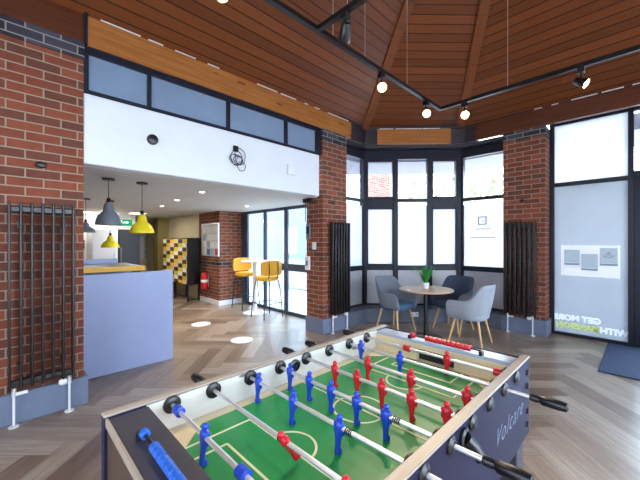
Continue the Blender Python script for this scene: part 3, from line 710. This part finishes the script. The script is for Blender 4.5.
armchair('dark navy tub armchair behind the round table', (5.27, 2.23, 0), PI-.15, M['fabric_dk'], M['fabric_dk'])
armchair('pale grey tub armchair in front of the table, back toward the room', (4.69, 1.745, 0), PI/2+.05, M['fabric_lt'], M['fabric_lt'])
pl = thing('potted_plant', 'small spiky green plant in white pot on round table', 'plant', (4.53, 2.33, .73))
MB().lathe([(.038, 0), (.05, .03), (.052, .085), (.047, .088), (.044, .07)], n=24).build('pot', M['wpipe'], pl)
MB().lathe([(.045, .068), (.02, .074), (.002, .075)], n=18).build('soil', M['trunk'], pl)
lf = MB()
for k in range(46):
    a = random.uniform(0, 2*PI); L = random.uniform(.22, .31); sp_ = random.uniform(.05, .95); r0 = random.uniform(0, .025); w_ = random.uniform(.011, .017)
    rs = []
    for s_ in (0, .25, .5, .75, 1):
        rr = r0+L*sp_*(s_*.45+.45*s_*s_); zz = .07+L*(s_-.25*sp_*s_*s_); ww = w_*(1-s_**2)*.9+.001
        c = Vector((rr*math.cos(a), rr*math.sin(a), zz)); sd = Vector((-math.sin(a), math.cos(a), 0)); up = Vector((-math.cos(a)*.5, -math.sin(a)*.5, .3))*.003
        rs.append([c-sd*ww, c+up, c+sd*ww, c-up])
    lf.rings(rs)
lf.build('foliage', M['plant'], pl)
ob = MB().box(4.66, 6.05, -1.3, .37, .0, .014).build('doormat', M['mat'], bevel=.004); tag(ob, 'dark blue entrance doormat on the floor by the glazing', 'doormat')

# ------------------------------------------------------------------ bar, stools, pendants, back of house
br = thing('bar_counter', 'long blue grey bar front with yellow edged worktop', 'bar counter', (.9, 4.3, 0))
MB().box(-1.9, .565, -.235, -.195, .0, 1.085).build('front_panel', M['bar'], br, bevel=.004)
MB().box(.525, .565, -.195, -.02, .0, 1.085).build('end_panel', M['bar'], br, bevel=.004)
MB().box(-1.9, .32, .0, .9, 1.10, 1.135).build('worktop', M['bartop'], br, bevel=.003)
MB().box(-1.9, .32, .60, .62, .1, 1.10).build('back_panel', M['bar'], br)
MB().box(-1.9, .32, -.012, 0, 1.088, 1.142).build('edge_band', M['yellow'], br)
MB().box(-1.9, .22, .9, .94, 1.10, 1.20).build('upstand', M['bar'], br, bevel=.003)
MB().box(-1.9, .50, -.195, .3, 1.0, 1.04).build('under_shelf', M['bar'], br)
hb = thing('poseur_table', 'tall round white bar table between two mustard stools', 'bar table', (3.59, 5.53, 0))
MB().lathe([(.27, 1.03), (.28, 1.035), (.28, 1.05), (.275, 1.055)], n=36).build('table_top', M['wpipe'], hb)
MB().cyl((0, 0, .02), (0, 0, 1.03), .04, n=18).build('post', M['wpipe'], hb)
MB().lathe([(.235, 0), (.235, .012), (.06, .03), (.042, .05)], n=36).build('base', M['wpipe'], hb)
def stool(label, loc, rz):
    s_ = thing('bar_stool', label, 'bar stool', loc, rz)                    # faces local +x
    MB().rings([[(.19*math.copysign(abs(math.cos(2*PI*k/24))**.55, math.cos(2*PI*k/24))*q, .2*math.copysign(abs(math.sin(2*PI*k/24))**.55, math.sin(2*PI*k/24))*q, z) for k in range(24)] for q, z in ((.92, .70), (1, .715), (1, .755), (.95, .775), (.75, .785))]).build('seat', M['mustard'], s_)
    rs = []
    for k in range(13):
        a = -1+2*k/12; y = .225*a; x = -.19+.05*a*a
        e = .02*abs(a)**4
        rs.append([(x-.02, y, .80+e), (x-.03, y, .93), (x-.022, y, 1.075-e*2), (x, y, 1.085-e*2), (x+.022, y, 1.07-e*2), (x+.014, y, .93), (x+.02, y, .80+e)])
    bk = MB().rings(rs).build('backrest', M['mustard'], s_)
    for yy in (-.08, .08): MB().lathe([(.012, 0), (.008, .008), (.001, .01)], n=10).xf(Matrix.Translation((-.168, yy, .97)) @ Matrix.Rotation(PI/2, 4, 'Y')).build('button', M['yellow'], bk)
    for sx in (-1, 1):
        for sy in (-1, 1): MB().tube([(sx*.14, sy*.15, .71), (sx*.17, sy*.18, .55), (sx*.215, sy*.215, 0)], .0105, 8).build('leg', M['blackm'], s_)
    MB().tube([(-.195, -.197, .27), (.195, -.197, .27), (.195, .197, .27), (-.195, .197, .27)], .008, 8, True).build('foot_ring', M['blackm'], s_)
    for sy in (-.1, .1): MB().tube([(-.14, sy, .70), (-.20, sy, .76), (-.222, sy, .86), (-.216, sy, 1.05)], .008, 8).build('back_strut', M['blackm'], s_)
stool('mustard bar stool with buttoned back on far side of white table', (3.72, 6.08, 0), -PI/2)
stool('mustard bar stool with its back to the room before the white table', (3.57, 5.08, 0), PI/2)
def pendant(label, x, y, ztop, zbot, r, mat):
    p = thing('pendant_lamp', label, 'pendant lamp', (x, y, 2.13), 0, 'pendant lamps over the bar')
    MB().lathe([(.055, -.022), (.06, -.018), (.06, -.002), (.055, 0)], n=24).build('ceiling_rose', M['black'], p)
    MB().cyl((0, 0, -.02), (0, 0, ztop-2.13+.01), .004, n=8).build('cord', M['black'], p)
    h = ztop-zbot; b = zbot-2.13
    pr = [(.018, h+.01), (.034, h), (.044, h*.9), (.05, h*.75), (.056, h*.62), (r*.60, h*.54), (r*.80, h*.40), (r*.93, h*.22), (r, .012), (r, 0)]
    inn = [(a*.94, z_-.006) for a, z_ in reversed(pr)]; inn[0] = (r*.96, .001)
    s_ = MB().rings([[(a*math.cos(2*PI*k/28), a*math.sin(2*PI*k/28), b+z_) for k in range(28)] for a, z_ in pr+inn], cap=False).build('shade', mat, p)
    MB().lathe([(.022, h), (.020, h+.045), (.012, h+.055)], (0, 0, b), 16).build('lamp_holder', M['black'], p)
    MB().lathe([(.012, h*.55), (.026, h*.4), (.03, h*.28), (.018, h*.18), (.002, h*.16)], (0, 0, b), 14).build('bulb', M['paper'], p)
pendant('grey dome pendant lamp over the bar front', .81, 4.15, 1.86, 1.617, .128, M['lgrey'])
pendant('large yellow dome pendant lamp over the right end of the bar', 1.145, 4.15, 1.745, 1.535, .128, M['lyellow'])
pendant('grey dome pendant lamp deeper in, half hidden by the brick wall', .92, 6.31, 1.74, 1.585, .135, M['lgrey'])
pendant('small looking yellow pendant lamp hanging low behind the grey one', 1.26, 6.33, 1.53, 1.335, .135, M['lyellow'])
for k, (x, y, lab) in enumerate(((1.962, 4.353, 'round recessed downlight nearest the white fascia edge'), (2.038, 5.475, 'round recessed downlight second in from the fascia'), (2.17, 6.591, 'round recessed downlight third in from the fascia'), (3.349, 5.433, 'round recessed downlight above the tall white table'))):
    d_ = thing('downlight', lab, 'downlight', (x, y, 2.13), 0, 'recessed downlights')
    MB().lathe([(.05, 0), (.05, -.004), (.036, -.005), (.034, 0)], n=20).build('trim_ring', M['wpipe'], d_)
    MB().lathe([(.034, -.0025), (.001, -.0026)], n=18).build('lens', M['lampw'], d_)
    l = bpy.data.lights.new('downlight_beam', 'SPOT'); l.energy = 27; l.color = (1, .88, .7); l.spot_size = math.radians(140); l.spot_blend = .9; l.shadow_soft_size = .04
    o = bpy.data.objects.new('downlight_beam', l); COL.objects.link(o); o.parent = d_; o.location = (0, 0, -.02)
for x, y, sx, sy, lab in ((2.28, 8.6, .3, .3, 'square glowing ceiling light panel behind the yellow pendant'), (1.5, 9.1, .6, .25, 'bright ceiling light panel over the white cupboard')):
    c = thing('ceiling_panel_light', lab, 'ceiling light', (x, y, 2.13))
    MB().box(-sx/2-.02, sx/2+.02, -sy/2-.02, sy/2+.02, -.012, 0).build('frame', M['wpipe'], c); MB().box(-sx/2, sx/2, -sy/2, sy/2, -.016, -.011).build('diffuser', M['glowp'], c)
    l = bpy.data.lights.new('panel_beam', 'AREA'); l.energy = 8; l.color = (1, .93, .8); l.shape = 'RECTANGLE'; l.size = sx; l.size_y = sy
    o = bpy.data.objects.new('panel_beam', l); COL.objects.link(o); o.parent = c; o.location = (0, 0, -.02)
ex = thing('exit_sign', 'green emergency exit sign hung from the bar ceiling', 'exit sign', (2.09, 9.0, 2.13), math.radians(-35))
MB().box(-.17, .17, -.012, .012, -.30, -.14).build('panel', M['exitg'], ex)
pn = MB().box(-.02, .06, -.016, -.012, -.235, -.205).box(-.14, -.05, -.016, -.012, -.28, -.16).add([(.05, -.014, -.25), (.05, -.014, -.19), (.11, -.014, -.22), (.05, -.013, -.25), (.05, -.013, -.19), (.11, -.013, -.22)], [(0, 1, 2), (3, 5, 4), (0, 3, 4, 1), (1, 4, 5, 2), (2, 5, 3, 0)])
pn.build('arrow_and_door', M['paper'], ex); MB().cyl((-.12, 0, -.14), (-.12, 0, 0), .005).cyl((.12, 0, -.14), (.12, 0, 0), .005).build('hanger', M['wpipe'], ex)
cu = thing('white_cupboard', 'tall white cupboard behind the bar, beside the black door panel', 'cupboard', (1.69, 9.0, 0))
MB().box(-.26, .26, -.0, .6, 0, 1.74).build('body', M['white'], cu, bevel=.004); MB().box(-.255, .255, -.02, 0, .05, 1.73).build('door', M['white'], cu, bevel=.004); MB().box(.2, .215, -.045, -.02, .9, 1.2).build('handle', M['chrome'], cu)
bp = thing('black_refrigerator', 'tall black refrigerator behind the bar right of white cupboard', 'refrigerator', (2.2, 9.0, 0))
MB().box(-.235, .235, 0, .6, 0, 1.74).build('body', M['blackm'], bp, bevel=.004); MB().box(-.23, .23, -.03, 0, .08, 1.73).build('door', M['black'], bp, bevel=.004); MB().box(-.2, -.18, -.06, -.03, .8, 1.3).build('handle', M['lgrey'], bp)
sh = thing('shelf_rack', 'cream shelf rack with boxes against the far back wall', 'shelf', (3.45, 11.9, 0))
MB().box(-.75, .25, .1, .5, 0, 1.75).build('body', M['cream'], sh, bevel=.004)
for z in (.4, .8, 1.2, 1.6): MB().box(-.77, .22, 0.0, .1, z, z+.03).build('shelf_board', M['white'], sh)
MB().box(-.62, -.1, -.02, 0, .85, 1.62).build('door', M['paper'], sh, bevel=.004); MB().box(-.05, .2, -.02, 0, .9, 1.15).build('drawer', M['gprint'], sh, bevel=.004)
ph = thing('wall_phone', 'black wall phone beside white notice at left behind the bar', 'phone', (1.33, 9.65, 1.38))
MB().box(-.05, .05, -.05, 0, -.12, .1).build('body', M['black'], ph, bevel=.01); MB().cyl((-.03, -.07, -.1), (-.03, -.07, .1), .02).build('handset', M['black'], ph)
ob = MB().box(.92, 1.2, 9.64, 9.65, 1.28, 1.72).build('notice_sheet', M['paper']); tag(ob, 'white notice sheet on the partition behind the bar', 'notice')
# patterned locker unit
lk = thing('patterned_cabinet', 'black cabinet on legs with yellow, white and brown checked front', 'cabinet', (3.09, 7.66, 0))
MB().box(0, .33, 0, 1.62, .40, 1.53).build('body', M['black'], lk, bevel=.004)
for x in (.02, .29):
    for y in (.02, .8, 1.58): MB().box(x-.018, x+.018, y-.018, y+.018, 0, .40).build('leg', M['black'], lk)
MB().box(.02, .29, .01, .03, .02, .05).build('foot_rail', M['black'], lk)
g = G('check_pattern'); x_, y_, z_ = g.sep(g.uv()); ci, cj = g.math('FLOOR', g.math('DIVIDE', x_, .27)), g.math('FLOOR', g.math('DIVIDE', y_, .1))
kk = g.math('DIVIDE', g.math('FLOORED_MODULO', g.math('ADD', ci, cj), 6.0), 6.0)
rp = g.ramp(kk, [(0, '43352a'), (.15, 'eeeae0'), (.31, 'e0c830'), (.48, '43352a'), (.65, 'd8c4b0'), (.81, 'e8b41e')]); [n_ for n_ in g.t.nodes if n_.type == 'VALTORGB'][0].color_ramp.interpolation = 'CONSTANT'
MB().box(-.012, 0, .02, 1.6, .42, 1.51).build('checked_front', g.bsdf(rp, .5), lk)
# notice board and extinguisher on the brick return
nb = thing('notice_board', 'framed notice board full of papers on brick above the extinguisher', 'notice board', (3.42, 7.13, 1.48))
MB().box(-.02, 0, -.41, .40, -.36, .36).build('backing', M['offwhite'], nb); MB().box(-.03, 0, -.43, -.41, -.38, .38).box(-.03, 0, .40, .42, -.38, .38).box(-.03, 0, -.41, .40, .36, .38).box(-.03, 0, -.41, .40, -.38, -.36).build('frame', M['chrome'], nb)
for k in range(16):
    y, z = -.33+(k % 4)*.2, -.28+(k//4)*.17
    MB().box(-.024-.001*(k % 3), -.02, y-.085, y+.075+.02*(k % 2), z-.07, z+.075).build('pinned_paper', M[('reds' if k == 0 else 'blues' if k == 2 else 'gprint' if k % 5 == 1 else 'paper')], nb)
fe = thing('fire_extinguisher', 'red fire extinguisher mounted low on the brick return', 'fire extinguisher', (3.33, 7.26, .33))
MB().lathe([(.06, 0), (.08, .02), (.08, .30), (.06, .36), (.025, .385)], n=24).build('cylinder', M['ext'], fe); MB().lathe([(.081, .16), (.0812, .161), (.0812, .22), (.081, .221)], n=24, cap=False).build('instruction_label', M['paper'], fe)
MB().cyl((0, 0, .38), (0, 0, .43), .02).bar((-.02, 0, .42), (-.1, -.02, .45), .018, .012).bar((-.02, 0, .44), (-.1, -.02, .49), .018, .008).build('valve', M['black'], fe)
MB().tube([(0, .02, .41), (0, .09, .40), (-.02, .105, .28), (-.02, .10, .08)], .011, 8).build('hose', M['black'], fe); MB().box(.06, .09, -.03, .03, .05, .32).build('wall_bracket', M['chrome'], fe)
ob = MB().lathe([(.16, 0.0005), (.16, .002), (.155, .0025)], (2.46, 4.13, 0), 36).build('floor_sticker', M['paper']); tag(ob, 'round white floor sticker nearest the foosball table', 'floor sticker', 'white floor stickers')
ob = MB().lathe([(.16, 0.0005), (.16, .002), (.155, .0025)], (2.43, 5.43, 0), 36).build('floor_sticker', M['paper']); tag(ob, 'round white floor sticker farther in, by the bar end', 'floor sticker', 'white floor stickers')
# poster on the entrance glazing
po = thing('window_poster', 'white poster with three pale blue boxes stuck on the frosted glazing', 'poster', (6.138, .585, 1.155))
MB().box(-.004, 0, -.335, .335, -.235, .225).build('sheet', M['posterw'], po)
for y, z0, z1 in ((.2, -.04, .16), (-.005, -.11, .10), (-.215, -.03, .19)):
    MB().box(-.007, -.004, y-.095, y+.095, z0, z1).build('printed_box', M['pblu'], po); MB().box(-.008, -.004, y-.095, y+.095, z0-.035, z0-.005).build('caption_bar', M['gprint'], po)
ar = MB().tube([(-.009, -.215+.055*math.cos(a), .085+.03*math.sin(a)) for a in [PI+k*PI/12 for k in range(13)]], .006, 6); ar.box(-.010, -.007, -.25, -.18, .085, .1); ar.box(-.010, -.007, -.23, -.20, .11, .13); ar.build('printed_emblem', M['gprint'], po)
